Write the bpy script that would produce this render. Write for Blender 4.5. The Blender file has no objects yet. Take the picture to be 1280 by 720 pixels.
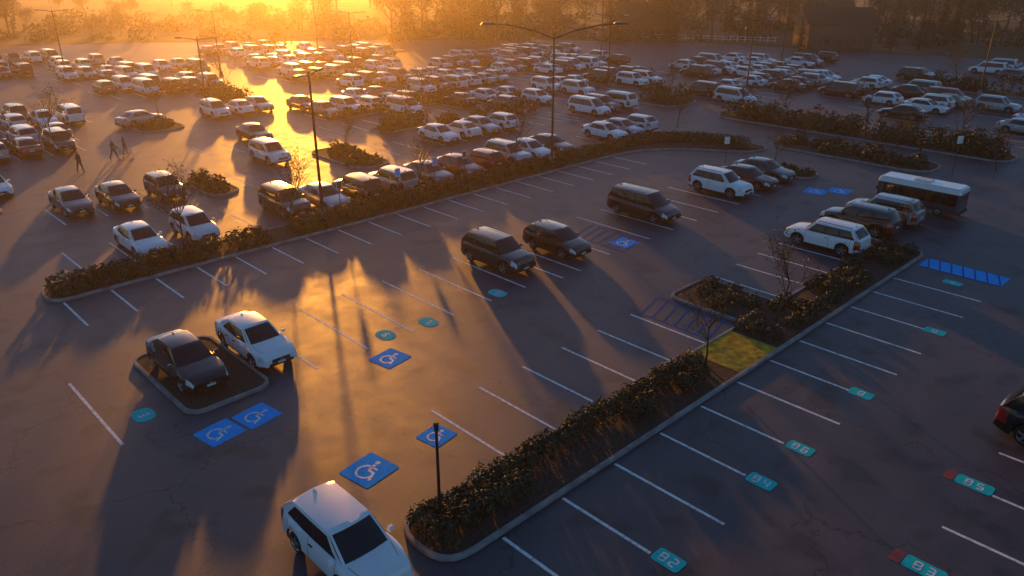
import bpy, bmesh, math, random
from mathutils import Vector, Matrix
random.seed(7)
R=random.Random(11)
scene=bpy.context.scene
scene.view_settings.view_transform='Standard'
try: scene.view_settings.look='None'
except Exception: pass
scene.view_settings.exposure=0
COL=scene.collection
SUN_EL=math.radians(6.0); SUN_AZ=math.radians(60.6)

# ------------------------------------------------------------------ materials
def new_mat(name):
    m=bpy.data.materials.new(name); m.use_nodes=True
    nt=m.node_tree; b=nt.nodes.get('Principled BSDF')
    return m,nt,b
def simple(name,col,rough=.6,metal=0,coat=0,spec=.5,var=0.0,scale=4.0,bump=0.0):
    m,nt,b=new_mat(name)
    b.inputs['Base Color'].default_value=(*col,1)
    b.inputs['Roughness'].default_value=rough
    b.inputs['Metallic'].default_value=metal
    b.inputs['Coat Weight'].default_value=coat
    b.inputs['Coat Roughness'].default_value=.08
    b.inputs['Specular IOR Level'].default_value=spec
    if var>0 or bump>0:
        tc=nt.nodes.new('ShaderNodeTexCoord'); n=nt.nodes.new('ShaderNodeTexNoise')
        n.inputs['Scale'].default_value=scale; n.inputs['Detail'].default_value=6
        nt.links.new(tc.outputs['Object'],n.inputs['Vector'])
        if var>0:
            r=nt.nodes.new('ShaderNodeValToRGB')
            r.color_ramp.elements[0].position=.3; r.color_ramp.elements[1].position=.7
            r.color_ramp.elements[0].color=(*[c*(1-var) for c in col],1)
            r.color_ramp.elements[1].color=(*[min(1,c*(1+var)) for c in col],1)
            nt.links.new(n.outputs['Fac'],r.inputs['Fac']); nt.links.new(r.outputs['Color'],b.inputs['Base Color'])
        if bump>0:
            bp=nt.nodes.new('ShaderNodeBump'); bp.inputs['Strength'].default_value=bump; bp.inputs['Distance'].default_value=.05
            nt.links.new(n.outputs['Fac'],bp.inputs['Height']); nt.links.new(bp.outputs['Normal'],b.inputs['Normal'])
    return m

def asphalt_mat():
    m,nt,b=new_mat('asphalt'); N=nt.nodes; L=nt.links
    tc=N.new('ShaderNodeTexCoord')
    def noise(s,d=5,r=.6,vec=None):
        n=N.new('ShaderNodeTexNoise'); n.inputs['Scale'].default_value=s; n.inputs['Detail'].default_value=d; n.inputs['Roughness'].default_value=r
        L.new(vec or tc.outputs['Object'],n.inputs['Vector']); return n
    big=noise(.09,6,.65); mid=noise(.7,5); fine=noise(18,3,.7); spot=noise(.6,2,.4)
    rp=N.new('ShaderNodeValToRGB'); e=rp.color_ramp.elements
    e[0].position=.32; e[0].color=(.036,.033,.046,1); e[1].position=.68; e[1].color=(.072,.065,.084,1)
    L.new(big.outputs['Fac'],rp.inputs['Fac'])
    def mul(c1,fac_socket,lo,hi,p0,p1):
        r=N.new('ShaderNodeMapRange'); r.inputs['From Min'].default_value=p0; r.inputs['From Max'].default_value=p1
        r.inputs['To Min'].default_value=lo; r.inputs['To Max'].default_value=hi
        L.new(fac_socket,r.inputs['Value'])
        mx=N.new('ShaderNodeVectorMath'); mx.operation='SCALE'
        L.new(c1,mx.inputs[0]); L.new(r.outputs['Result'],mx.inputs['Scale']); return mx.outputs['Vector']
    c=mul(rp.outputs['Color'],mid.outputs['Fac'],.72,1.28,.3,.7)
    c=mul(c,fine.outputs['Fac'],.6,1.4,.3,.7)
    c=mul(c,spot.outputs['Fac'],1.0,.42,.57,.68)      # oil stains
    # cracks
    dn=noise(.5,4); av=N.new('ShaderNodeVectorMath'); av.operation='ADD'
    sc=N.new('ShaderNodeVectorMath'); sc.operation='SCALE'; sc.inputs['Scale'].default_value=3.0
    L.new(dn.outputs['Color'],sc.inputs[0]); L.new(tc.outputs['Object'],av.inputs[0]); L.new(sc.outputs['Vector'],av.inputs[1])
    vo=N.new('ShaderNodeTexVoronoi'); vo.feature='DISTANCE_TO_EDGE'; vo.inputs['Scale'].default_value=.11
    L.new(av.outputs['Vector'],vo.inputs['Vector'])
    c=mul(c,vo.outputs['Distance'],.35,1.0,.001,.007)
    L.new(c,b.inputs['Base Color'])
    rr=N.new('ShaderNodeMapRange'); rr.inputs['From Min'].default_value=.3; rr.inputs['From Max'].default_value=.7
    rr.inputs['To Min'].default_value=.50; rr.inputs['To Max'].default_value=.62
    L.new(mid.outputs['Fac'],rr.inputs['Value']); L.new(rr.outputs['Result'],b.inputs['Roughness'])
    b.inputs['Specular IOR Level'].default_value=.6
    bp=N.new('ShaderNodeBump'); bp.inputs['Strength'].default_value=.4; bp.inputs['Distance'].default_value=.02
    L.new(fine.outputs['Fac'],bp.inputs['Height']); L.new(bp.outputs['Normal'],b.inputs['Normal'])
    return m
def paint_mark(name,col,wear=.5,spec=.4,rough=.65):
    m,nt,b=new_mat(name); N=nt.nodes; L=nt.links
    tc=N.new('ShaderNodeTexCoord'); n=N.new('ShaderNodeTexNoise'); n.inputs['Scale'].default_value=5; n.inputs['Detail'].default_value=8; n.inputs['Roughness'].default_value=.75
    L.new(tc.outputs['Object'],n.inputs['Vector'])
    r=N.new('ShaderNodeValToRGB'); r.color_ramp.elements[0].position=.30+.1*wear; r.color_ramp.elements[1].position=.50+.08*wear
    r.color_ramp.elements[0].color=(*[max(0,.06+.35*(c-.06)) for c in col],1); r.color_ramp.elements[1].color=(*col,1)
    L.new(n.outputs['Fac'],r.inputs['Fac']); L.new(r.outputs['Color'],b.inputs['Base Color'])
    b.inputs['Roughness'].default_value=rough; b.inputs['Specular IOR Level'].default_value=spec
    return m
M={}
M['asphalt']=asphalt_mat()
M['white']=paint_mark('white_road_paint',(.84,.84,.84),.4)
M['blue']=paint_mark('blue_road_paint',(.0,.40,1.0),.0,.08,.9)
M['blueworn']=paint_mark('worn_blue_road_paint',(.03,.13,.45),1.0,.1,.9)
M['teal']=paint_mark('teal_road_paint',(.0,.62,.60),.0,.08,.9)
M['redp']=paint_mark('red_road_paint',(.28,.05,.05),.6)
M['kerb']=simple('kerb_concrete',(.26,.24,.23),.85,var=.35,scale=2,bump=.3)
M['mulch']=simple('mulch',(.055,.034,.022),.95,var=.6,scale=9,bump=1)
M['gold']=simple('dry_gravel',(.42,.28,.03),.95,var=.5,scale=3,bump=.6,spec=.2)
M['grass']=simple('dry_grass',(.085,.065,.03),.95,var=.5,scale=.15,bump=.4)
M['leafd']=simple('leaf_dark',(.014,.028,.011),.75)
M['leafm']=simple('leaf_mid',(.026,.046,.015),.75)
M['leafl']=simple('leaf_light',(.055,.066,.02),.7)
M['leafa']=simple('leaf_autumn',(.13,.078,.025),.7)
M['con1']=simple('needle_dark',(.012,.022,.010),.8)
M['con2']=simple('needle_mid',(.022,.034,.014),.8)
M['bark']=simple('bark',(.055,.038,.028),.9,var=.4,scale=8,bump=.6)
M['steel']=simple('dark_steel',(.05,.045,.04),.45,metal=.7,var=.2)
M['glass']=simple('car_glass',(.008,.009,.011),.06,spec=.8)
M['trim']=simple('black_trim',(.012,.012,.013),.55)
M['tyre']=simple('tyre',(.014,.014,.015),.85)
M['rim']=simple('alloy_rim',(.42,.43,.45),.3,metal=.9)
M['hl']=simple('headlight',(.55,.57,.6),.12,coat=1)
M['tl']=simple('taillight',(.36,.008,.008),.2,coat=1)
M['plate']=simple('plate',(.6,.6,.58),.5)
M['frame']=simple('window_frame',(.14,.12,.10),.7)
M['lens']=simple('lamp_lens',(.7,.68,.6),.3)
M['skin']=simple('skin',(.42,.25,.18),.6)
M['cloth1']=simple('dark_cloth',(.03,.035,.05),.9,var=.2)
M['wood']=simple('timber_siding',(.09,.05,.03),.85,var=.3,scale=3)
M['roof']=simple('roof_shingle',(.035,.03,.03),.95,var=.3,scale=3,bump=.4,spec=.2)
M['brickw']=simple('stained_siding',(.10,.06,.04),.85,var=.3,scale=2)
PAINT={'white':((.82,.82,.84),0,.3),'white2':((.70,.71,.74),.05,.3),'silver':((.40,.41,.43),.6,.32),'black':((.010,.010,.012),.1,.22),
 'grey':((.10,.105,.115),.5,.3),'dark':((.022,.021,.023),.3,.25),'red':((.32,.012,.012),.1,.28),'blue':((.02,.05,.16),.3,.3),'maroon':((.06,.012,.015),.3,.25),'tan':((.25,.21,.16),.5,.35)}
PM={}
for k,(c,me,ro) in PAINT.items():
    PM[k]=simple('car_paint_'+k,c,ro,metal=me,coat=.9)

# ------------------------------------------------------------------ helpers
def mk(name,verts,faces,mats,mi=None,parent=None,loc=(0,0,0),smooth=False):
    me=bpy.data.meshes.new(name); me.from_pydata([tuple(v) for v in verts],[],faces)
    for m in mats: me.materials.append(m)
    if mi: me.polygons.foreach_set('material_index',mi)
    if smooth: me.polygons.foreach_set('use_smooth',[True]*len(faces))
    me.update()
    o=bpy.data.objects.new(name,me); COL.objects.link(o); o.location=loc
    if parent: o.parent=parent
    return o
def empty(name,loc=(0,0,0),rz=0):
    o=bpy.data.objects.new(name,None); COL.objects.link(o); o.location=loc; o.rotation_euler=(0,0,rz); o.empty_display_size=.3; return o
class Geo:
    def __init__(s): s.v=[]; s.f=[]; s.m=[]
    def quad(s,a,b,c,d,m=0):
        n=len(s.v); s.v+= [a,b,c,d]; s.f.append((n,n+1,n+2,n+3)); s.m.append(m)
    def box(s,c,d,m=0,top=1.0,rot=0):
        n=len(s.v); cx,cy,cz=c; dx,dy,dz=[q/2 for q in d]; cr,sr=math.cos(rot),math.sin(rot)
        for sz in(-1,1):
            k=top if sz>0 else 1
            for sx,sy in((-1,-1),(1,-1),(1,1),(-1,1)):
                x,y=sx*dx*k,sy*dy*k
                s.v.append((cx+x*cr-y*sr,cy+x*sr+y*cr,cz+sz*dz))
        for f in((3,2,1,0),(4,5,6,7),(0,1,5,4),(1,2,6,5),(2,3,7,6),(3,0,4,7)):
            s.f.append(tuple(n+i for i in f)); s.m.append(m)
    def tube(s,p,q,r0,r1,m=0,n=6,cap=True):
        p=Vector(p); q=Vector(q); d=(q-p)
        if d.length<1e-6: return
        d.normalize(); a=d.orthogonal().normalized(); b=d.cross(a); k=len(s.v)
        for (c,r) in((p,r0),(q,r1)):
            for i in range(n):
                t=2*math.pi*i/n; s.v.append(tuple(c+a*math.cos(t)*r+b*math.sin(t)*r))
        for i in range(n):
            j=(i+1)%n; s.f.append((k+i,k+j,k+n+j,k+n+i)); s.m.append(m)
        if cap:
            s.f.append(tuple(k+i for i in reversed(range(n)))); s.m.append(m)
            s.f.append(tuple(k+n+i for i in range(n))); s.m.append(m)
    def obj(s,name,mats,parent=None,loc=(0,0,0),smooth=False):
        return mk(name,s.v,s.f,mats,s.m,parent,loc,smooth)

# ------------------------------------------------------------------ ground
def sheet(name,pts,z,mat):
    return mk(name,[(x,y,z) for x,y in pts],[tuple(range(len(pts)))],[mat])
def W2(f,r): return (.696*f+.718*r,.718*f-.696*r)   # forward / right metres from the view point -> ground axes
sheet('ground',[(-1500,-1500),(2500,-1500),(2500,2500),(-1500,2500)],0,M['asphalt'])
gp=[W2(160,-75),W2(168,0),W2(158,40),W2(132,85),W2(112,110),W2(60,160),W2(400,1500),W2(1900,300),W2(1900,-900),W2(200,-1500),W2(80,-190),W2(150,-110)]
sheet('grass_field',gp,.03,M['grass'])

# painted lines
LN=Geo()
def line(x0,y0,x1,y1,w=.12,z=.004,m=0,g=None):
    g=g or LN
    d=Vector((x1-x0,y1-y0,0)).normalized()*(w/2); nx,ny=-d.y,d.x
    g.quad((x0+nx,y0+ny,z),(x0-nx,y0-ny,z),(x1-nx,y1-ny,z),(x1+nx,y1+ny,z),m)
for k in range(12):
    x=12.9+2.7*k; line(x,13.7,x,9.3 if k not in(1,3,4,6,9) else 10.15)
for k in range(6): line(15.85+2.52*k,16.62,15.85+2.52*k,20.9)
for k in range(6): line(35.7+2.5*k,16.62,35.7+2.5*k,20.9)
for x in(6.3,14.4,17.0,19.55,22.1,24.6,27.1,34.2,38.1,40.6,43.3,45.9,48.6,51.6,54.9):
    line(x,26.9,x,33.0)
line(29.5,26.4,29.5,31);line(31.0,26.4,31.0,31)
for k in range(20): line(8.7+2.335*k,38.3,8.7+2.335*k,42.0)
for k,x in enumerate((20.4,23.1,25.9,28.7,32.9,35.7,38.5,41.3,44.1)):
    line(x,4.5 if k not in (0,2) else 3.9,x,-.8)
# rows of the lot beyond the hedge:   (Y centre, X start, X end, fill)
ROWS=[(65.5,62,90,.8),(70.5,64,94,.8),(81,62,102,.85),(86,68,104,.85),(96,78,108,.85),(101,86,106,.85),(56.8,64,77,.75),
 (70.8,52,60,.7),(75.8,45,58,.8),(80.8,50,58,.75),(90.5,58,73,.8),(101,56,72,.7),(106,55,76,.8),(116,58,82,.85),(121,60,82,.85),(131,62,78,.85),(139,60,72,.85),
 (104,34,45,.8),(109,33,46,.8),(119,34,50,.85),(124,33,50,.85),(133,27,46,.8),(138,28,44,.8),(148,27,38,.85),
 (49,84,108,.85),(54,86,112,.8),(64,99,118,.8),(59,104,130,.85),(42.5,98,110,.7),(69.5,101,118,.6),
 (31,89,106,.75),(36,93,108,.8),(41,118,128,.75),(20,84,98,.85),(25.5,98,112,.2),(31,128,140,.85),(35.5,132,142,.75),
 (79,6,21,.95),(84,7,22,.95),(92,8,24,.85),(97,12,22,.7)]
for (y,a,b2,f) in ROWS:
    x=a-1.3
    while x<b2+1.4:
        line(x,y-2.3,x,y+2.3); x+=2.65
for k in range(15): line(10.9+2.65*k,45.2,10.9+2.65*k,49.8)
for k in range(6): line(12.7+2.65*k,55.3,12.7+2.65*k,60.0)
for k in range(10): line(40+2.65*k,55.5,40+2.65*k,60.2)
for k in range(4): line(57+2.65*k,45.3,57+2.65*k,49.8)
for k in range(8): line(28+2.65*k,66,28+2.65*k,71)
LN.obj('parking_line_markings',[M['white']])

# accessible and numbered stall markings
def disc(g,cx,cy,r,z,m,n=16,r0=0,a0=0,a1=360):
    for i in range(n):
        t0=math.radians(a0+(a1-a0)*i/n); t1=math.radians(a0+(a1-a0)*(i+1)/n)
        g.quad((cx+r0*math.cos(t0),cy+r0*math.sin(t0),z),(cx+r*math.cos(t0),cy+r*math.sin(t0),z),(cx+r*math.cos(t1),cy+r*math.sin(t1),z),(cx+r0*math.cos(t1),cy+r0*math.sin(t1),z),m)
def rrect(w,h,r,n=4):
    pts=[]
    for cx,cy,a in((w/2-r,h/2-r,0),(-w/2+r,h/2-r,90),(-w/2+r,-h/2+r,180),(w/2-r,-h/2+r,270)):
        for i in range(n+1):
            t=math.radians(a+90*i/n); pts.append((cx+r*math.cos(t),cy+r*math.sin(t)))
    return pts
def access_mark(x,y,s=1.5,rz=math.pi,col='blue'):
    g=Geo(); p=rrect(s,s*1.05,.08)
    g.v+=[(a,b,.008) for a,b in p]; g.f.append(tuple(range(len(p)))); g.m.append(0)
    k=s/1.5; z=.012
    disc(g,-.05*k,.47*k,.10*k,z,1)
    disc(g,.0,-.15*k,.40*k,z,1,18,.31*k,110,350)
    line(-.04*k,.33*k,0,-.02*k,.11*k,z,1,g); line(0,-.02*k,.30*k,-.06*k,.10*k,z,1,g); line(.28*k,-.05*k,.45*k,-.45*k,.10*k,z+.002,1,g); line(-.02*k,.16*k,.26*k,.16*k,.08*k,z,1,g)
    o=g.obj('accessible_parking_marking',[M[col],M['white']]); o.location=(x,y,0); o.rotation_euler=(0,0,rz)
SEG={'0':'abcdef','1':'bc','2':'abged','3':'abgcd','4':'fgbc','5':'afgcd','6':'afgedc','7':'abc','8':'abcdefg','9':'abcdfg'}
def num_mark(x,y,txt,col='teal',w=1.15,h=.62,rz=-math.pi/2,roundm=False,extra=None):
    g=Geo(); p=rrect(w,h,.12 if not roundm else h*.48)
    g.v+=[(a,b,.008) for a,b in p]; g.f.append(tuple(range(len(p)))); g.m.append(0)
    if extra:
        n=len(g.v); p2=rrect(w*.30,h,.08); g.v+=[(a-w*.67,b,.008) for a,b in p2]; g.f.append(tuple(range(n,n+len(p2)))); g.m.append(2)
    cw=.24; x0=-(len(txt)-1)*cw*.75; a=.17; z=.012
    for i,ch in enumerate(txt):
        cx=x0+i*cw*1.5
        co={'a':(-.08,a,.08,a),'g':(-.08,0,.08,0),'d':(-.08,-a,.08,-a),'f':(-.09,0,-.09,a),'b':(.09,0,.09,a),'e':(-.09,-a,-.09,0),'c':(.09,-a,.09,0)}
        for j,sg in enumerate(SEG[ch]):
            q=co[sg]; line(cx+q[0],q[1],cx+q[2],q[3],.055,z+.0012*j,1,g)
    o=g.obj('stall_number_marking',[M[col],M['white'],M['redp']]); o.location=(x,y,0); o.rotation_euler=(0,0,rz)
for x,y,s in((9.2,25.2,1.35),(10.75,25.3,1.35),(11.9,19.4,1.45),(17.2,25.5,1.35),(14.9,19.4,1.1),(57,23.4,1.5),(55.6,24.6,1.5)):
    access_mark(x,y,s,rz=-math.pi/2+.15)
for x,y,t in((15.75,9.6,'82'),(21.1,9.6,'84'),(23.85,9.6,'86'),(29.2,9.7,'8'),(37.3,9.7,'6'),(44.2,11.2,'5')): num_mark(x,y,t,w=.95)
for x,y,t in((7.6,28.4,'3'),(18.4,27.5,'6'),(20.7,27.2,'7'),(25.5,27.4,'9')): num_mark(x,y,t,w=1.1,h=.8,roundm=True)
num_mark(26.1,4.5,'85',extra=1); num_mark(20.8,4.2,'83',extra=1)
def hatch(x0,x1,y0,y1,solid=False,n=7):
    g=Geo(); z=.008; m=0
    if solid: 
        g.quad((x0,y0,z),(x1,y0,z),(x1,y1,z),(x0,y1,z),2); 
        z=.012; m=1
    line(x0,y0,x0,y1,.1,z,m,g); line(x1,y0,x1,y1,.1,z,m,g)
    st=(y1-y0)/n
    for i in range(n):
        yy=y0+st*i; line(x0+.05,yy+.05,x1-.05,min(y1,yy+st*.95),.08,z+.002,m,g)
    g.obj('access_aisle_marking',[M['blueworn'],M['blueworn'],M['blue']])
hatch(45.5,47.2,9.2,13.5,True); hatch(35.1,37.6,26.6,31.2); hatch(28.9,31.1,16.7,21.2); 
access_mark(36.4,27.6,1.4,-math.pi/2)

# ------------------------------------------------------------------ kerbed islands
def offset(pts,d):
    n=len(pts); out=[]
    for i in range(n):
        a=Vector(pts[i-1]); b=Vector(pts[i]); c=Vector(pts[(i+1)%n])
        e1=(b-a).normalized(); e2=(c-b).normalized(); n1=Vector((-e1.y,e1.x)); n2=Vector((-e2.y,e2.x))
        m=(n1+n2); m.normalize(); k=d/max(.4,m.dot(n1)); out.append((b.x+m.x*k,b.y+m.y*k))
    return out
def rr(x0,x1,y0,y1,r,n=6):
    return [((x0+x1)/2+a,(y0+y1)/2+b) for a,b in rrect(x1-x0,y1-y0,r,n)]
def island(pts,fill='mulch',kw=.15,h=.14,name='kerbed_island'):
    e=empty(name); n=len(pts); i1=offset(pts,.02); i2=offset(pts,kw); v=[];f=[]
    for P,z in((pts,-.02),(pts,h-.02),(i1,h),(i2,h),(i2,h-.08)): v+=[(x,y,z) for x,y in P]
    for l in range(4):
        for i in range(n):
            j=(i+1)%n; f.append((l*n+i,l*n+j,(l+1)*n+j,(l+1)*n+i))
    mk('kerb',v,f,[M['kerb']],None,e)
    mk('planting_bed',[(x,y,h-.03) for x,y in offset(pts,kw-.01)],[tuple(range(n))],[M[fill]],None,e)
    return e
def roundpoly(corners,n=5):
    out=[]; N=len(corners)
    for i in range(N):
        (x,y,r)=corners[i]; p=Vector((x,y)); a=Vector(corners[i-1][:2]); b=Vector(corners[(i+1)%N][:2])
        da=(a-p).normalized(); db=(b-p).normalized(); A=p+da*r; B=p+db*r
        for k in range(n+1):
            t=k/n; q=A*(1-t)**2+p*2*t*(1-t)+B*t*t; out.append((q.x,q.y))
    return out
island(roundpoly([(10.7,13.8,1.2),(48,13.8,1.2),(48,16.5,1.2),(34.9,16.5,.1),(34.9,20.9,.8),(31.4,20.9,.8),(31.4,16.5,.1),(10.7,16.5,1.2)]))
sheet('gravel_path',[(27.0,13.97),(30.2,13.97),(30.2,16.33),(27.0,16.33)],.118,M['gold'])
island(rr(8.8,12.4,26.9,33.3,.7))
island(roundpoly([(8.0,42.1,1.2),(58,42.1,5),(63,34,2),(66,34,1.2),(66.5,45,4),(8.3,45,1.2)]))
island(rr(58,60.6,26.5,33.2,.9))
island(rr(66.5,71,20.5,35,1.8)); island(rr(75,79,17,46,1.6)); island(rr(40.2,43.8,88,100,1.2)); island(rr(27,31.5,80,88,1.2))
island(rr(34.5,38,53.5,62,1.2)); island(rr(4,10.5,60.5,64.5,1.2)); island(rr(22.3,24.8,54.5,60,1)); island(rr(44,50,63.5,66.5,1)); island(rr(46,62,72.9,73.7,.3,3)); island(rr(76,82,52,58,1.5))
island(rr(60,110,83.2,83.9,.3,3)); island(rr(56,88,118.2,118.9,.3,3));island(rr(62,100,67.7,68.3,.25,3)); island(rr(84,118,51.2,51.9,.3,3)); island(rr(112,116,20,40,1.5)); island(rr(-8,-2,44,60,2))

# ------------------------------------------------------------------ foliage
def leafy(name,clumps,n_per,size,mats,parent=None,seed=1,shell=.55,weights=(5,4,2)):
    rr_=random.Random(seed); v=[];f=[];mi=[]
    idx=[i for i,w in enumerate(weights[:len(mats)]) for _ in range(w)]
    for (cx,cy,cz,rx,ry,rz) in clumps:
        cm=rr_.choice(idx)
        for _ in range(int(n_per)):
            while True:
                d=Vector((rr_.uniform(-1,1),rr_.uniform(-1,1),rr_.uniform(-.6,1)))
                if .05<d.length<1: break
            l=d.length; d/=l; rad=shell+(1-shell)*rr_.random()**.6
            rad*=1+.18*math.sin(7*d.x+cx*3)*math.cos(6*d.y+cy*2)
            c=Vector((cx+d.x*rx*rad,cy+d.y*ry*rad,max(.02,cz+d.z*rz*rad)))
            nr=(d+Vector((rr_.uniform(-1,1),rr_.uniform(-1,1),rr_.uniform(-.6,1)))*.9).normalized()
            a=nr.orthogonal().normalized(); a=Matrix.Rotation(rr_.uniform(0,6.28),3,nr)@a; b=nr.cross(a)
            s=size*rr_.uniform(.6,1.4); k=len(v)
            v+=[tuple(c-a*s),tuple(c-b*s*.5),tuple(c+a*s),tuple(c+b*s*.5)]
            f.append((k,k+1,k+2,k+3)); mi.append(cm if rr_.random()<.55 else rr_.choice(idx))
    return mk(name,v,f,mats,mi,parent)
LM=[M['leafd'],M['leafm'],M['leafl']]
cl=[]; x=11.6
while x<26.8:
    for yy in(15.75,14.95):
        if yy<15.2 and R.random()<.35: continue
        cl.append((x+R.uniform(-.15,.15),yy+R.uniform(-.12,.12),.45,R.uniform(.55,.7),R.uniform(.45,.6),R.uniform(.34,.48)))
    x+=.8
leafy('hedge',cl,620,.062,LM,seed=3,shell=.6)
cl=[]; x=31
while x<47.4:
    for yy in(14.6,15.5,16.0):
        if R.random()<.75: cl.append((x,yy+R.uniform(-.2,.2),.3,R.uniform(.4,.7),R.uniform(.4,.5),R.uniform(.25,.45)))
    x+=1.0
for _ in range(9): cl.append((R.uniform(32,34.3),R.uniform(17,20.2),.3,.55,.55,.35))
leafy('shrub_bed',cl,260,.08,[M['leafd'],M['leafm'],M['leafa']],seed=4)
# long hedge behind the middle lot, with real gaps in it
cl=[]; x=9.2
while x<57:
    if not((17.4<x<18.8) or (21.0<x<22.4)):
        cl.append((x+R.uniform(-.2,.2),43.8+R.uniform(-.15,.15),.5,R.uniform(.7,.9),R.uniform(.6,.8),R.uniform(.38,.58)))
        if R.random()<.6: cl.append((x,42.9,.25,.6,.45,.3))
    x+=1.0
for i in range(16):
    t=i/15; cl.append((57+7.2*math.sin(t*1.57),36+7.6*math.cos(t*1.57),.5,.9,.9,.55))
leafy('hedge',cl,260,.115,LM,seed=5)
cl=[]
def bed(x0,x1,y0,y1,n,h=.7,r=.9):
    for _ in range(n): cl.append((R.uniform(x0,x1),R.uniform(y0,y1),h*.5,r*R.uniform(.6,1.2),r*R.uniform(.6,1.2),h*R.uniform(.6,1.3)))
bed(67.3,70.3,21.5,34,26,.7); bed(75.7,78.3,18,45,75,1.3,1.0); bed(40.8,43.2,89,99,20,1.2); bed(28,31,81,87,8,.5); bed(35,37.4,54.5,61,14,.7)
bed(22.6,24.4,55,59.5,6,.6); bed(44.5,49.5,64,66,10,1.2); bed(46,62,73,73.6,22,.9,.7); bed(77,81,53,57,14,1.6); bed(112.5,115.5,21,39,30,1.4); bed(5,9.5,61,64,8,.5)
bed(58.5,60,27,32.6,7,.4,.6); bed(62,98,67.8,68.2,20,.8,.6); bed(50,64,61.5,62.5,16,1.0,.8); bed(-7,-3,45,59,14,.8)
leafy('shrub_bed',cl,110,.19,[M['leafd'],M['leafm'],M['leafa']],seed=6)

def tree_mesh(name,h,levels,spread,leaf,nleaf,seed,mats,r0=.12,trunkfrac=.35):
    rr_=random.Random(seed); g=Geo(); tips=[]
    def br(p,d,l,r,lv):
        segs=3 if lv<2 else 2; q=p
        for i in range(segs):
            d2=(d+Vector((rr_.uniform(-1,1),rr_.uniform(-1,1),rr_.uniform(-.3,.8)))*.16).normalized()
            q2=q+d2*l/segs; ra=r*(1-.45*i/segs); rb=r*(1-.45*(i+1)/segs)
            g.tube(q,q2,ra,rb,0,6 if lv==0 else (4 if lv<2 else 3),False); q=q2; d=d2
            if lv>0 or i>0:
                if lv<levels:
                    for _ in range(2 if lv==0 else 1):
                        a=rr_.uniform(0,6.28); s=Vector((math.cos(a),math.sin(a),0))
                        nd=(d*.75+s*spread+Vector((0,0,.15))).normalized()
                        br(q,nd,l*rr_.uniform(.5,.72),rb*.62,lv+1)
            if lv>=levels-1: tips.append((q,d))
        if lv<levels:
            for _ in range(3 if lv==0 else 2):
                a=rr_.uniform(0,6.28); s=Vector((math.cos(a),math.sin(a),0))
                br(q,(d*.8+s*spread).normalized(),l*rr_.uniform(.55,.75),r*.5,lv+1)
    br(Vector((0,0,0)),Vector((0,0,1)),h*trunkfrac,r0,0)
    for _ in range(nleaf):
        p,d=rr_.choice(tips); c=p+Vector((rr_.gauss(0,1),rr_.gauss(0,1),rr_.gauss(0,1)))*leaf*2.6
        nr=Vector((rr_.uniform(-1,1),rr_.uniform(-1,1),rr_.uniform(-1,1))).normalized(); a=nr.orthogonal().normalized(); b=nr.cross(a); s=leaf*rr_.uniform(.6,1.4)
        g.quad(tuple(c-a*s),tuple(c-b*s*.55),tuple(c+a*s),tuple(c+b*s*.55),rr_.choice(range(1,len(mats))))
    me=bpy.data.meshes.new(name); me.from_pydata(g.v,[],g.f)
    for m in mats: me.materials.append(m)
    me.polygons.foreach_set('material_index',g.m); me.update(); return me
def conifer_mesh(name,h,seed):
    rr_=random.Random(seed); g=Geo(); g.tube((0,0,0),(0,0,h*.97),h*.014+.05,.02,0,6,False)
    z=h*.10
    while z<h*.98:
        t=z/h; rad=h*.19*(1-t)**.8+.12; nb=max(5,int(11*(1-t)+4))
        a0=rr_.uniform(0,6)
        for i in range(nb):
            a=a0+6.283*i/nb+rr_.uniform(-.25,.25); L=rad*rr_.uniform(.65,1.2)
            dirv=Vector((math.cos(a),math.sin(a),-.25)); side=Vector((-math.sin(a),math.cos(a),0))
            if rr_.random()<.08: continue
            for k in range(5):
                u=(k+.6)/5; c=Vector((0,0,z))+dirv*L*u+Vector((0,0,rr_.uniform(-.1,.1)))
                s=L*.20*(1.35-u)+.10
                sd=(side*rr_.choice((-1,1))+dirv*.8+Vector((0,0,rr_.uniform(-.5,.3)))).normalized(); up=sd.cross(Vector((rr_.uniform(-.4,.4),rr_.uniform(-.4,.4),1))).normalized()
                g.quad(tuple(c-sd*s),tuple(c-up*s*.45),tuple(c+sd*s),tuple(c+up*s*.45),rr_.choice((1,1,2)))
        z+=h*.032+.05
    me=bpy.data.meshes.new(name); me.from_pydata(g.v,[],g.f)
    for m in(M['bark'],M['con1'],M['con2']): me.materials.append(m)
    me.polygons.foreach_set('material_index',g.m); me.update(); return me
def inst(me,name,loc,rz=0,s=1,parent=None,sz=None):
    o=bpy.data.objects.new(name,me); COL.objects.link(o); o.location=loc; o.rotation_euler=(0,0,rz); o.scale=(s,s,sz or s)
    if parent: o.parent=parent
    return o
TM=[M['bark'],M['leafm'],M['leafa'],M['leafl']]
sap=[tree_mesh('sapling_mesh',4.8,3,.55,.055,430,s,TM,.06,.42) for s in(21,22,23)]
big=[tree_mesh('broadleaf_mesh',13,4,.75,.22,1500,s,[M['bark'],M['leafa'],M['leafm']],.24,.36) for s in(31,32,33)]
con=[conifer_mesh('conifer_mesh',15,s) for s in(41,42)]
for i,(x,y,s) in enumerate(((15.9,44.2,1.15),(22.8,44.2,1.15),(33.2,44.2,1.1),(45,46,1.0),(32.7,15.4,1.0),(26.6,15.4,.8),(67,45.0,.8),(48.4,16.0,.62),(71.5,17,.9),(68.5,24,.9),(69,32,.8),(77,22,1.1),(77,30,1.2),(77,38,1.2),(77,44,1),(36,58,.9),(42,94,1.3),(30,84,1.1),(48,65,1.1),(79,55,1.1),(56,73.3,1.1),(59.3,30,.8),(114,25,1.4),(114,34,1.4),(18.5,79,1.2))):
    inst(sap[i%3],'sapling_tree',(x,y,.1),R.uniform(0,6),s)
belt=empty('distant_treeline')
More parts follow.
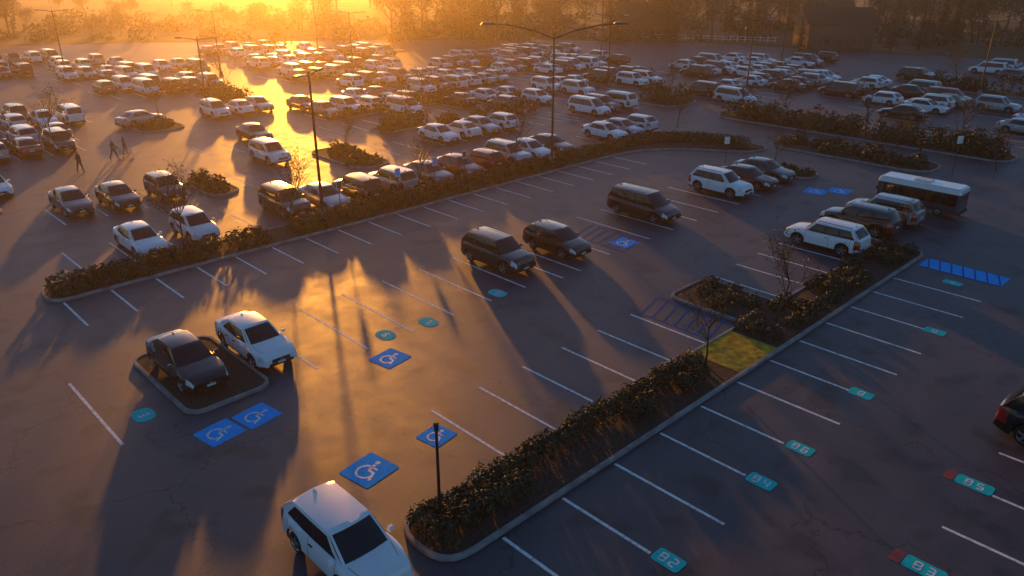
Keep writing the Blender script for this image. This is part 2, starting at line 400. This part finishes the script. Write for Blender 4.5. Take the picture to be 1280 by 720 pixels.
def sunang(f,r): return math.degrees(math.atan2(r,f))+14.3
n=0
while n<340:
    f=165+130*R.random()**1.3; r=R.uniform(-.85,.85)*f
    if r>60: f-=min(35,(r-60)*.5)
    s=R.uniform(.75,1.25); a=sunang(f,r)
    if -17<a<.7:
        if R.random()<.62: n+=1; continue
        s*=.46
    elif a<16 and a>0: s=R.uniform(.95,1.35)
    x,y=W2(f,r)
    c=R.random()<(.45 if r>-15 else .15)
    inst(R.choice(con) if c else R.choice(big),'treeline_tree',(x,y,0),R.uniform(0,6),s,belt); n+=1
# understorey along the edge of the woods
cl=[]
for _ in range(260):
    f=162+70*R.random(); r=R.uniform(-.8,.8)*f
    if r>60: f-=min(35,(r-60)*.5)
    x,y=W2(f,r); q=R.uniform(1.2,2.6); cl.append((x,y,.6,q*1.6,q*1.6,q*.9))
leafy('distant_undergrowth',cl,70,.5,[M['leafd'],M['leafa'],M['leafm']],seed=9)
for f,r,s in((172,46,1.1),(190,10,1.2),(160,-5,.6),(165,20,1.0),(170,-22,1.1),(146,52,.6),(145,68,.7),(147,74,.75),(163,32,.7)):
    inst(con[0],'conifer_tree',(*W2(f,r),0),1.0,s)

# ------------------------------------------------------------------ cars
KIND={
 'sedan':dict(L=4.75,W=1.84,H=1.45,rw=.33,top=[(-2.37,.66),(-2.33,.90),(-2.2,1.0),(-1.75,1.03),(-1.2,.99),(.9,.95),(1.4,.88),(2.0,.79),(2.25,.72),(2.37,.58)],g=(1.12,.28,-1.05,-1.85,.95)),
 'suv':dict(L=4.7,W=1.90,H=1.70,rw=.37,top=[(-2.35,.70),(-2.32,1.05),(-2.22,1.12),(-1.5,1.12),(1.0,1.06),(1.5,1.02),(2.05,.95),(2.27,.84),(2.35,.62)],g=(1.18,.48,-1.75,-2.24,1.08)),
 'hatch':dict(L=4.3,W=1.80,H=1.52,rw=.33,top=[(-2.15,.68),(-2.12,.98),(-2.02,1.05),(-1.4,1.04),(.9,.98),(1.35,.92),(1.85,.82),(2.07,.73),(2.15,.58)],g=(1.15,.38,-1.45,-2.04,1.0)),
 'van':dict(L=5.05,W=1.98,H=1.78,rw=.35,top=[(-2.52,.72),(-2.5,1.02),(-2.42,1.10),(-1.5,1.10),(1.2,1.04),(1.7,.98),(2.2,.86),(2.45,.74),(2.52,.58)],g=(1.62,.72,-2.1,-2.46,1.06)),
}
def interp(pts,x):
    if x<=pts[0][0]: return pts[0][1]
    for (a,za),(b,zb) in zip(pts,pts[1:]):
        if x<=b: return za+(zb-za)*(x-a)/(b-a)
    return pts[-1][1]
CARM=lambda p:(p,M['glass'],M['trim'],M['tyre'],M['rim'],M['hl'],M['tl'],M['plate'])
# slots: 0 paint 1 glass 2 trim 3 tyre 4 rim 5 headlight 6 taillight 7 plate
def car_mesh(kind):
    K=KIND[kind]; L,W,H,rw=K['L'],K['W'],K['H'],K['rw']; top=K['top']; g=Geo()
    Ra=rw+.065; ax=(L*.5-.93,-(L*.5-.98)); h2=L/2
    xf,rf,rb,xb,bz=K['g']
    seams=[xf-.22,(rf+rb)/2+.12,rb-.02 if kind!='van' else -1.2]
    xs=set([-h2,-h2+.03,-h2+.1,-h2+.2,-h2+.35,-h2+.5,h2,h2-.03,h2-.1,h2-.2,h2-.35,h2-.5]+[p[0] for p in top])
    for a in ax:
        for k in(1.002,.998,.93,.8,.6,.3,0): xs.add(a+Ra*k); xs.add(a-Ra*k)
    for s in seams: xs.add(s-.008); xs.add(s+.008)
    for k in range(9): xs.add(-1.0+.22*k)
    xs=sorted(x for x in xs if -h2<=x<=h2)
    rings=[]
    for x in xs:
        e=max(0,(abs(x)-h2+.8)/.8); w=W/2*(1-.19*e**2.4)
        zb=.21+.10*max(0,(abs(x)-h2+.35)/.35)
        for a in ax:
            d=abs(x-a)
            if d<Ra: zb=max(zb,rw+math.sqrt(Ra*Ra-d*d))
        zt=interp(top,x); h=zt-zb
        half=[(w*.93,zb),(w*.995,zb+.16*h),(w,zb+.36*h),(w*.985,zb+.60*h),(w*.955,zb+.84*h),(w*.90,zt-.015),(w*.80,zt+.012),(w*.4,zt+.035),(0,zt+.042)]
        ring=[(x,-y,z) for y,z in half]+[(x,y,z) for y,z in reversed(half[:-1])]
        rings.append(len(g.v)); g.v+=ring
    n=17
    for i in range(len(xs)-1):
        xm=(xs[i]+xs[i+1])/2; seam=any(abs(xm-s)<.007 for s in seams)
        for j in range(n-1):
            m=0; lv=min(j,n-2-j)
            if lv==0: m=2
            if seam and 1<=lv<=4: m=2
            if xm>h2-.42 and lv in(3,4): m=5
            if xm<-h2+.30 and lv in((2,3,4) if kind in('suv','van') else (3,4)): m=6
            a=rings[i]+j; b=rings[i+1]+j; g.f.append((a,b,b+1,a+1)); g.m.append(m)
    g.f.append(tuple(rings[0]+j for j in range(n))); g.m.append(0)
    g.f.append(tuple(rings[-1]+j for j in reversed(range(n)))); g.m.append(0)
    # chassis / wheel wells
    g.box((0,0,.46),(L-.3,W*.68,.46),2); g.box((0,0,.24),(ax[0]-ax[1]-2*Ra,W*.86,.08),2)
    # greenhouse
    wb=W/2*.885; wr=W/2*(.66 if kind=='sedan' else .72); rz=H-.035; zbF=interp(top,xf)-.01; zbR=interp(top,xb)-.01
    yF=wb*.93; yR=wb*(.86 if kind=='sedan' else .92); B=.10
    def patch(fn,ss,ts,mf):
        base=len(g.v)
        for t in ts:
            for s in ss: g.v.append(fn(s,t))
        ns=len(ss)
        for a in range(len(ts)-1):
            for b in range(ns-1):
                i=base+a*ns+b; g.f.append((i,i+1,i+1+ns,i+ns)); g.m.append(mf((ss[b]+ss[b+1])/2,(ts[a]+ts[a+1])/2))
    def lerp(a,b,t): return a+(b-a)*t
    def crown(u): return .05*(1-u*u)
    def front(s,t):
        u=2*s-1; bl=B*(1-u*u)
        return (lerp(xf,rf,t)+bl,u*lerp(yF,wr,t),lerp(zbF,rz,t)+crown(u)*t+.02*math.sin(t*3.14))
    def rear(s,t):
        u=2*s-1; bl=B*.5*(1-u*u)
        return (lerp(xb,rb,t)-bl,u*lerp(yR,wr,t),lerp(zbR,rz,t)+crown(u)*t+.02*math.sin(t*3.14))
    SS=[0,.05,.2,.35,.5,.65,.8,.95,1]
    gl=lambda lo,hi:(lambda s,t:1 if(.05<s<.95 and lo<t<hi) else 0)
    patch(front,SS,[0,.05,.3,.6,.92,1],gl(.0,.92)); patch(rear,SS,[0,.14 if kind!='sedan' else .06,.4,.65,.86,1],gl(.1 if kind!='sedan' else .05,.86))
    def roof(s,t):
        u=2*s-1; a=front(s,1); b=rear(s,1)
        return (lerp(a[0],b[0],t),u*wr,rz+crown(u)+.035*math.sin(math.pi*t)*(1 if kind=='sedan' else .6))
    patch(roof,SS,[0,.08,.2,.4,.6,.8,.92,1],lambda s,t:0)
    for sg in(-1,1):
        def side(s,t):
            bz0=lerp(zbF,zbR,s)-.02; yb=lerp(yF,yR,s)+(wb-min(yF,yR))*math.sin(math.pi*s)**.6
            x=lerp(lerp(xf,xb,s),lerp(rf,rb,s),t)
            return (x,sg*(lerp(yb,wr,t)+.03*math.sin(math.pi*t)),lerp(bz0,rz,t)+(.035*math.sin(math.pi*s)*(1 if kind=='sedan' else .6) if t==1 else 0))
        if kind=='sedan': ss=[0,.07,.22,.36,.44,.47,.6,.76,.85,1]; pil=lambda s:(.07<s<.44)or(.47<s<.85)
        elif kind=='hatch': ss=[0,.07,.22,.40,.43,.6,.72,.75,.88,1]; pil=lambda s:(.07<s<.40)or(.43<s<.72)or(.75<s<.88)
        else: ss=[0,.06,.2,.34,.37,.5,.64,.67,.8,.93,1]; pil=lambda s:(.06<s<.34)or(.37<s<.64)or(.67<s<.93)
        patch(side,ss,[0,.07,.4,.86,1],lambda s,t:(1 if pil(s) else (2 if .1<s<.9 else 0)) if .07<t<.86 else 0)
        # mirror, handles, rails
        g.box((xf-.28,sg*(W/2+.05),bz+.05),(.13,.17,.12),0,.8)
        for hx in(seams[1]+.16,seams[2]+.22): g.box((hx,sg*(W/2*.975),bz-.17),(.17,.05,.03),2)
        if kind in('suv','van'):
            g.tube((rf-.1,sg*(wr-.05),H+.035),(rb+.05,sg*(wr-.05),H+.035),.018,.018,2,5)
        # wheels
        for a in ax:
            y0=sg*(W/2-.03); y1=sg*(W/2-.25); N=20
            prof=[(y1,rw*.9,3),(y1+sg*.02,rw,3),(y0-sg*.03,rw,3),(y0,rw*.93,3),(y0,rw*.70,4),(y0-sg*.02,rw*.66,2),(y0-sg*.06,rw*.62,2)]
            k=len(g.v)
            for (yy,r_,m) in prof:
                for i in range(N): t=2*math.pi*i/N; g.v.append((a+r_*math.cos(t),yy,rw+r_*math.sin(t)))
            for q in range(len(prof)-1):
                for i in range(N):
                    j=(i+1)%N; g.f.append((k+q*N+i,k+q*N+j,k+(q+1)*N+j,k+(q+1)*N+i)); g.m.append(prof[q][2])
            g.f.append(tuple(k+(len(prof)-1)*N+i for i in range(N))); g.m.append(2)
            for sp in range(5):
                t=2*math.pi*sp/5+.3; c,s_=math.cos(t),math.sin(t); y=y0-sg*.015
                p=rw*.68; q=.045
                g.quad((a-s_*q*.8,y,rw+c*q*.8),(a+s_*q*.8,y,rw-c*q*.8),(a+c*p+s_*q,y,rw+s_*p-c*q),(a+c*p-s_*q,y,rw+s_*p+c*q),4)
            g.tube((a,y0-sg*.05,rw),(a,y0-sg*.005,rw),.07,.06,4,8)
    # front / rear details
    zf=.52 if kind!='suv' else .62
    g.box((h2-.005,0,zf),(.06,W*.46,.15),2,.94); g.box((h2-.02,0,.36),(.08,W*.62,.13),2,.95); g.box((h2+.03,0,.42),(.02,.36,.10),7)
    g.box((h2+.028,0,zf+.02),(.02,.14,.06),4)
    g.box((-h2-.005,0,.72 if kind!='sedan' else .66),(.03,.40,.12),7); g.box((-h2+.0,0,.36),(.06,W*.7,.13),2,.95)
    # bonnet shut lines, wipers, antenna
    for sg in(-1,1):
        pts=[(xf+.12,sg*W*.37),(h2-.75,sg*W*.36),(h2-.42,sg*W*.32)]
        for (xa,ya),(xb2,yb2) in zip(pts,pts[1:]):
            g.tube((xa,ya,interp(top,xa)+.018),(xb2,yb2,interp(top,xb2)+.018),.007,.007,2,4)
    for wy in(.12,-.42): g.tube((xf+.05,wy,zbF+.05),(xf-.22,wy+.42,zbF+.21),.008,.006,2,4)
    g.box((rb+.1,0,H+.05),(.18,.05,.06),0,.5)
    bm=bmesh.new(); me=bpy.data.meshes.new(kind+'_mesh'); me.from_pydata(g.v,[],g.f)
    for m in CARM(PM['white']): me.materials.append(m)
    me.polygons.foreach_set('material_index',g.m)
    bm.from_mesh(me); bmesh.ops.remove_doubles(bm,verts=bm.verts,dist=.0008)
    bmesh.ops.recalc_face_normals(bm,faces=bm.faces)
    for f in bm.faces: f.smooth=True
    for e in bm.edges:
        e.smooth = not(len(e.link_faces)!=2 or e.calc_face_angle(0)>math.radians(32) or e.link_faces[0].material_index!=e.link_faces[1].material_index and e.calc_face_angle(0)>math.radians(20))
    bm.to_mesh(me); bm.free()
    return me
BASE={k:car_mesh(k) for k in KIND}; CACHE={}
def car(kind,col,x,y,rz,name='parked_car',z=0.0,s=1):
    key=(kind,col)
    if key not in CACHE:
        me=BASE[kind].copy(); me.materials[0]=PM[col]
        CACHE[key]=me
    return inst(CACHE[key],name,(x,y,z),rz,s)
D=-math.pi/2; U=math.pi/2
for a in [('hatch','white',8.95,16.3,D,1.07),('sedan','black',10.2,30.3,D),('sedan','white',13.3,30.3,D),('suv','dark',28.4,30.5,D),('hatch','black',32.4,29.6,D),
 ('van','maroon',41.6,30.1,D),('suv','white',50.2,29.5,D),('sedan','grey',56.4,29.4,D),('sedan','black',53.4,29.2,D),
 ('suv','white',44.6,18.6,U),('suv','dark',49.3,18.6,U),('suv','silver',52.4,18.3,U),
 ('sedan','white',14.6,47.3,D),('hatch','white2',18.0,47.5,D),('suv','dark',24.6,48,D),('sedan','silver',27.3,47.3,D),('suv','black',30.1,47.2,U),('suv','silver',33.2,47.2,U),
 ('sedan','grey',36.6,47.2,D),('sedan','red',39.8,47.2,D),('hatch','red',42.4,47.3,U),('suv','silver',45.2,47.2,D),('sedan','white',47.9,47.3,D),('sedan','dark',50.6,47.3,D),
 ('sedan','grey',14.1,58.6,D),('sedan','dark',16.9,57.7,D),('hatch','maroon',20.2,57.6,D),('suv','white2',30.8,61.7,D),('sedan','dark',33.8,70.3,D),('sedan','silver',28.6,85.2,0.3),
 ('sedan','white',46.3,57.8,D),('sedan','white2',49.0,57.8,U),('sedan','silver',51.7,57.9,D),('hatch','white',54.4,57.9,U),('sedan','white',58.4,47.4,D),('sedan','silver',61.0,47.4,D),('hatch','white2',63.7,47.6,U),
 ('suv','white2',36.2,84,D),('sedan','white',38.9,84,U),('sedan','silver',41.4,84.2,D),('sedan','dark',45.2,81,D),('sedan','white',11.2,67,D)]:
    car(*a[:5], z=.112 if a[2]==10.2 else 0, s=a[5] if len(a)>5 else 1)
car('suv','black',30.8,2.5,D,'parked_suv',s=1.12)
cols=['white']*8+['white2']*6+['silver']*4+['grey']*4+['black']*3+['dark']*3+['blue','red','red','tan','maroon']
for (y,a,b2,f) in ROWS:
    x=a
    while x<b2:
        if R.random()<f*.93:
            car(R.choice(['sedan','sedan','suv','suv','hatch','van']),R.choice(cols),x+R.uniform(-.2,.2),y+R.uniform(-.35,.35),R.choice((D,U))+R.uniform(-.04,.04))
        x+=2.65

# shuttle bus
def bus(x,y,rz,sc=1):
    e=empty('shuttle_bus',(x,y,0),rz); L,W,H=7.6,2.6,2.85; e.scale=(sc,sc,sc)
    g=Geo(); prof=[(0,.42,1),(0,1.25,1),(0,2.35,1),(.06,2.7,.97),(.25,2.85,.86)]
    k=0; N=0
    for ins,z,_ in prof:
        p=rrect(L-2*ins,W-2*ins,.22); N=len(p); g.v+=[(a,b,z) for a,b in p]
    for l in range(4):
        for i in range(N):
            j=(i+1)%N; g.f.append((l*N+i,l*N+j,(l+1)*N+j,(l+1)*N+i)); g.m.append(0 if l<2 else 2)
    g.f.append(tuple(4*N+i for i in range(N))); g.m.append(2); g.f.append(tuple(reversed(range(N)))); g.m.append(1)
    g.obj('body',[PM['grey'],M['trim'],PM['white2']],e)
    w=Geo()
    for sg in(-1,1):
        for i in range(5): w.box((-2.9+1.35*i,sg*(W/2+.004),1.75),(1.28,.02,1.05),0)
        w.box((0,sg*(W/2+.006),.75),(L-.7,.02,.08),1)
    w.box((L/2+.004,0,1.75),(.02,W-.5,1.1),0); w.box((-L/2-.004,0,1.9),(.02,W-.7,.7),0)
    w.box((0,0,2.9),(1.6,1.1,.16),2,.9); w.box((L/2+.05,0,.55),(.14,W-.2,.25),1,.95); w.box((-L/2-.05,0,.55),(.14,W-.2,.25),1,.95)
    for sg in(-1,1):
        w.box((L/2+.01,sg*.9,.95),(.05,.3,.2),3,.9); w.box((-L/2-.01,sg*.95,1.1),(.04,.16,.4),4,.9); w.box((L/2-.1,sg*(W/2+.2),1.7),(.1,.18,.35),1,.9)
    w.obj('windows_and_trim',[M['glass'],M['trim'],M['white'],M['hl'],M['tl']],e)
    t=Geo()
    for sg in(-1,1):
        for a in(2.3,-2.1):
            t.tube((a,sg*(W/2-.25),.42),(a,sg*(W/2+.02),.42),.42,.42,0,20); t.tube((a,sg*(W/2+.02),.42),(a,sg*(W/2+.035),.42),.25,.22,1,14)
    t.obj('wheels',[M['tyre'],M['rim']],e)
bus(56.7,17.6,U,.72)

# ------------------------------------------------------------------ lamps, poles, signs
def street_lamp(x,y,h,arm=2.2,double=True,rz=0,base=True,rise=.5,z=0):
    e=empty('street_lamp',(x,y,z),rz); g=Geo()
    if base: g.tube((0,0,0),(0,0,.75),.28,.26,1,14); g.tube((0,0,.75),(0,0,.82),.2,.17,0,10)
    g.tube((0,0,.7 if base else 0),(0,0,h),.105,.065,0,10); g.tube((0,0,h),(0,0,h+.12),.09,.03,0,10)
    g.obj('pole',[M['steel'],M['kerb']],e)
    a=Geo()
    for sg in((-1,1) if double else (1,)):
        pts=[(0,0,h-.25),(sg*arm*.35,0,h-.25+rise*.55),(sg*arm*.75,0,h-.25+rise*.9),(sg*arm,0,h-.25+rise)]
        for p,q in zip(pts,pts[1:]): a.tube(p,q,.07 if arm>3 else .05,.055 if arm>3 else .045,0,7)
        k=1.5 if arm>3 else 1
        hx=sg*(arm+.38*k); a.box((hx,0,h-.22+rise),(.85*k,.34*k,.13*k),0,.72); a.box((hx,0,h-.32+rise),(.6*k,.26*k,.035),1)
    a.obj('arms_and_heads',[M['steel'],M['lens']],e)
rzr=math.atan2(-.696,.718)
street_lamp(46.8,43.5,10.4,4.6,True,rzr,True,1.1,.1); street_lamp(25.2,44.0,9.6,1.2,True,rzr+1.4,True,.2,.1)
e=empty('bollard_light',(11.9,15.5,.1)); g=Geo(); g.tube((0,0,0),(0,0,.1),.14,.12,0,12); g.tube((0,0,.1),(0,0,3.4),.055,.045,0,10); g.tube((0,0,3.4),(0,0,3.62),.07,.08,0,12); g.tube((0,0,3.62),(0,0,3.68),.09,.05,0,12); g.obj('post',[M['steel']],e)
for x,y,h in((91.5,51.5,9),(36.5,86.5,8),(101,83.5,9.5),(70,118.5,9.5),(50,112,9),(110,30,9),(84,68,9),(62,96,9),(120,62,9),(34,128,9)):
    street_lamp(x,y,h,1.6,True,rzr,True,.25)
def sign(x,y,h,rz,col):
    e=empty('parking_sign',(x,y,.0),rz); g=Geo(); g.tube((0,0,0),(0,0,h),.03,.03,0,6); g.obj('post',[M['steel']],e)
    b=Geo(); b.box((0,-.045,h-.35),(.45,.02,.6),0); b.box((0,-.058,h-.35),(.36,.006,.5),1); b.obj('panel',[M['white'],col],e)
for a in((35.2,44.6,2.6,0,M['blue']),(38.2,44.7,2.6,0,M['redp']),(31.8,44.6,2.4,0,M['blue']),(67.5,19,3.3,-.7,M['white']),(27,44.7,2.4,0,M['redp']),(58.2,34.0,2.3,-.7,M['white'])): sign(*a)

# ------------------------------------------------------------------ buildings and fence at the edge of the woods
def house(x,y,w,d,h,rz,wall,name='timber_house'):
    e=empty(name,(x,y,0),rz); g=Geo(); g.box((0,0,h/2),(w,d,h),0); g.obj('walls',[wall],e)
    r=Geo(); o=.5; rh=d*.32; n=0
    r.v+=[(-w/2-o,-d/2-o,h-.1),(w/2+o,-d/2-o,h-.1),(w/2+o,d/2+o,h-.1),(-w/2-o,d/2+o,h-.1),(-w/2-o,0,h+rh),(w/2+o,0,h+rh)]
    r.f+=[(0,1,5,4),(2,3,4,5),(0,4,3),(1,2,5),(3,2,1,0)]; r.m+=[0,0,1,1,1]; r.obj('roof',[M['roof'],wall],e)
    q=Geo(); k=int(w//2.4)
    for fl in range(int(h//2.6)):
        for i in range(k):
            cx=-w/2+w*(i+.5)/k; q.box((cx,-d/2-.02,1.4+2.6*fl),(1.1,.06,1.3),1); q.box((cx,-d/2-.05,1.4+2.6*fl),(.9,.04,1.1),0); q.box((cx,-d/2-.08,1.4+2.6*fl),(.06,.03,1.1),1)
    q.box((w/2-.9,-d/2-.09,1.05),(1.0,.06,2.1),2); q.obj('windows_and_door',[M['glass'],M['frame'],M['wood']],e)
hr=rzr
house(*W2(152,60),12,8,4.6,hr,M['brickw']); house(*W2(172,27),11,8,4.4,hr+.2,M['wood']); house(*W2(190,70),14,9,5.2,hr-.1,M['wood'])
g=Geo(); a=Vector(W2(171,16)); b=Vector(W2(160,52)); n=26
for i in range(n+1):
    p=a.lerp(b,i/n); g.box((p.x,p.y,.6),(.14,.14,1.2),0)
for z in(.45,.95):
    g.tube((a.x,a.y,z),(b.x,b.y,z),.06,.06,0,5)
g.obj('rail_fence',[M['plate']])

# ------------------------------------------------------------------ people and cart
def person(x,y,rz,stride=.25,reach=0.0,z=0.0,s=1):
    V=[(0,0,.95),(0,.02,1.15),(0,.02,1.38),(0,.01,1.50),(0,-.01,1.60),(0,-.02,1.70),
       (.10,0,.92),(.11,-stride*.45,.50),(.11,-stride*.6,.09),(.11,-stride*.6-.15,.03),
       (-.10,0,.92),(-.11,stride*.35,.50),(-.11,stride*.75,.10),(-.11,stride*.75-.14,.04),
       (.19,.01,1.40),(.25,.05-reach*.1,1.13),(.23,-.06-reach*.35,.90+reach*.12),(.22,-.10-reach*.42,.84+reach*.14),
       (-.19,.01,1.40),(-.25,.0-reach*.1,1.13),(-.23,-.12-reach*.35,.92+reach*.12),(-.22,-.18-reach*.42,.87+reach*.14)]
    E=[(0,1),(1,2),(2,3),(3,4),(4,5),(0,6),(6,7),(7,8),(8,9),(0,10),(10,11),(11,12),(12,13),(2,14),(14,15),(15,16),(16,17),(2,18),(18,19),(19,20),(20,21)]
    Rd=[.15,.145,.15,.06,.095,.085,.10,.07,.05,.04,.10,.07,.05,.04,.065,.05,.038,.035,.065,.05,.038,.035]
    me=bpy.data.meshes.new('person'); me.from_pydata(V,E,[]); o=bpy.data.objects.new('person',me); COL.objects.link(o)
    md=o.modifiers.new('skin','SKIN'); sub=o.modifiers.new('sub','SUBSURF'); sub.levels=sub.render_levels=2
    for i,sv in enumerate(me.skin_vertices[0].data): sv.radius=(Rd[i],Rd[i]*(.72 if i in(0,1,2) else 1)); sv.use_root=(i==0)
    me.materials.append(M['cloth1']); o.location=(x,y,z); o.rotation_euler=(0,0,rz); o.scale=(s,s,s)
    hd=Geo(); hd.tube((0,-.03,1.54),(0,-.03,1.66),.07,.088,0,10); hd.box((0,-.125,1.62),(.03,.03,.04),0,.6)
    h=hd.obj('head',[M['skin']],o)
for a in((17.8,68.9,.6,.3),(21.3,71.4,.75,.45,1.0),(22.6,72.4,.9,.2)):
    try: person(*a)
    except Exception as ex: print('person',ex)
def cart(x,y,rz):
    g=Geo(); b=[(-.45,-.28),(.45,-.24),(.45,.24),(-.45,.28)]; t=[(-.5,-.32),(.52,-.28),(.52,.28),(-.5,.32)]
    for i in range(4):
        j=(i+1)%4
        for k in range(6):
            u=k/6; g.tube((b[i][0]*(1-u)+b[j][0]*u,b[i][1]*(1-u)+b[j][1]*u,.55),(t[i][0]*(1-u)+t[j][0]*u,t[i][1]*(1-u)+t[j][1]*u,.98),.01,.01,0,4)
        for u in(0,.5,1):
            p=[b[i][q]*(1-u)+t[i][q]*u for q in(0,1)]; q_=[b[j][q]*(1-u)+t[j][q]*u for q in(0,1)]; g.tube((*p,.55+.43*u),(*q_,.55+.43*u),.012,.012,0,4)
    for sx,sy in((-.42,-.25),(.45,-.22),(.45,.22),(-.42,.25)):
        g.tube((sx,sy,.55),(sx,sy,.1),.012,.012,0,4); g.tube((sx,sy-.02,.06),(sx,sy+.02,.06),.06,.06,0,10)
    g.tube((-.6,-.3,1.05),(-.6,.3,1.05),.018,.018,0,6)
    o=g.obj('shopping_cart',[M['rim']]); o.location=(x,y,0); o.rotation_euler=(0,0,rz)
cart(22.03,70.6,-.82)

# ------------------------------------------------------------------ air, light, camera
m=bpy.data.materials.new('haze'); m.use_nodes=True; nt=m.node_tree; nt.nodes.clear()
out=nt.nodes.new('ShaderNodeOutputMaterial'); vs=nt.nodes.new('ShaderNodeVolumeScatter')
vs.inputs['Color'].default_value=(1,.86,.68,1); vs.inputs['Density'].default_value=.0008; vs.inputs['Anisotropy'].default_value=.88
nt.links.new(vs.outputs['Volume'],out.inputs['Volume'])
hz=Geo(); hz.box((100,100,15),(760,760,36),0); ho=hz.obj('atmospheric_haze',[m])

w=bpy.data.worlds.new('World'); scene.world=w; w.use_nodes=True; nt=w.node_tree
bg=nt.nodes.get('Background') or nt.nodes.new('ShaderNodeBackground')
sky=nt.nodes.new('ShaderNodeTexSky'); sky.sky_type='NISHITA'; sky.sun_disc=False; sky.sun_elevation=SUN_EL; sky.sun_rotation=math.pi/2-SUN_AZ
sky.air_density=1.0; sky.dust_density=.6; sky.ozone_density=3.5
nt.links.new(sky.outputs['Color'],bg.inputs['Color']); bg.inputs['Strength'].default_value=.18
S=Vector((math.cos(SUN_AZ)*math.cos(SUN_EL),math.sin(SUN_AZ)*math.cos(SUN_EL),math.sin(SUN_EL)))
sd=bpy.data.lights.new('sun','SUN'); sd.energy=6; sd.color=(1,.36,.035); sd.angle=math.radians(1.2)
so=bpy.data.objects.new('sun',sd); COL.objects.link(so); so.location=(60,100,60); so.rotation_euler=(-S).to_track_quat('-Z','Y').to_euler()

cd=bpy.data.cameras.new('camera'); cam=bpy.data.objects.new('camera',cd); COL.objects.link(cam)
cd.sensor_width=36; cd.lens=36*970/1280; cd.clip_end=4000; cd.clip_start=.1
cam.location=(0,0,16.5); p=math.atan(420/970)
fw=Vector((.696*math.cos(p),.718*math.cos(p),-math.sin(p))); cam.rotation_euler=fw.to_track_quat('-Z','Y').to_euler()
scene.camera=cam
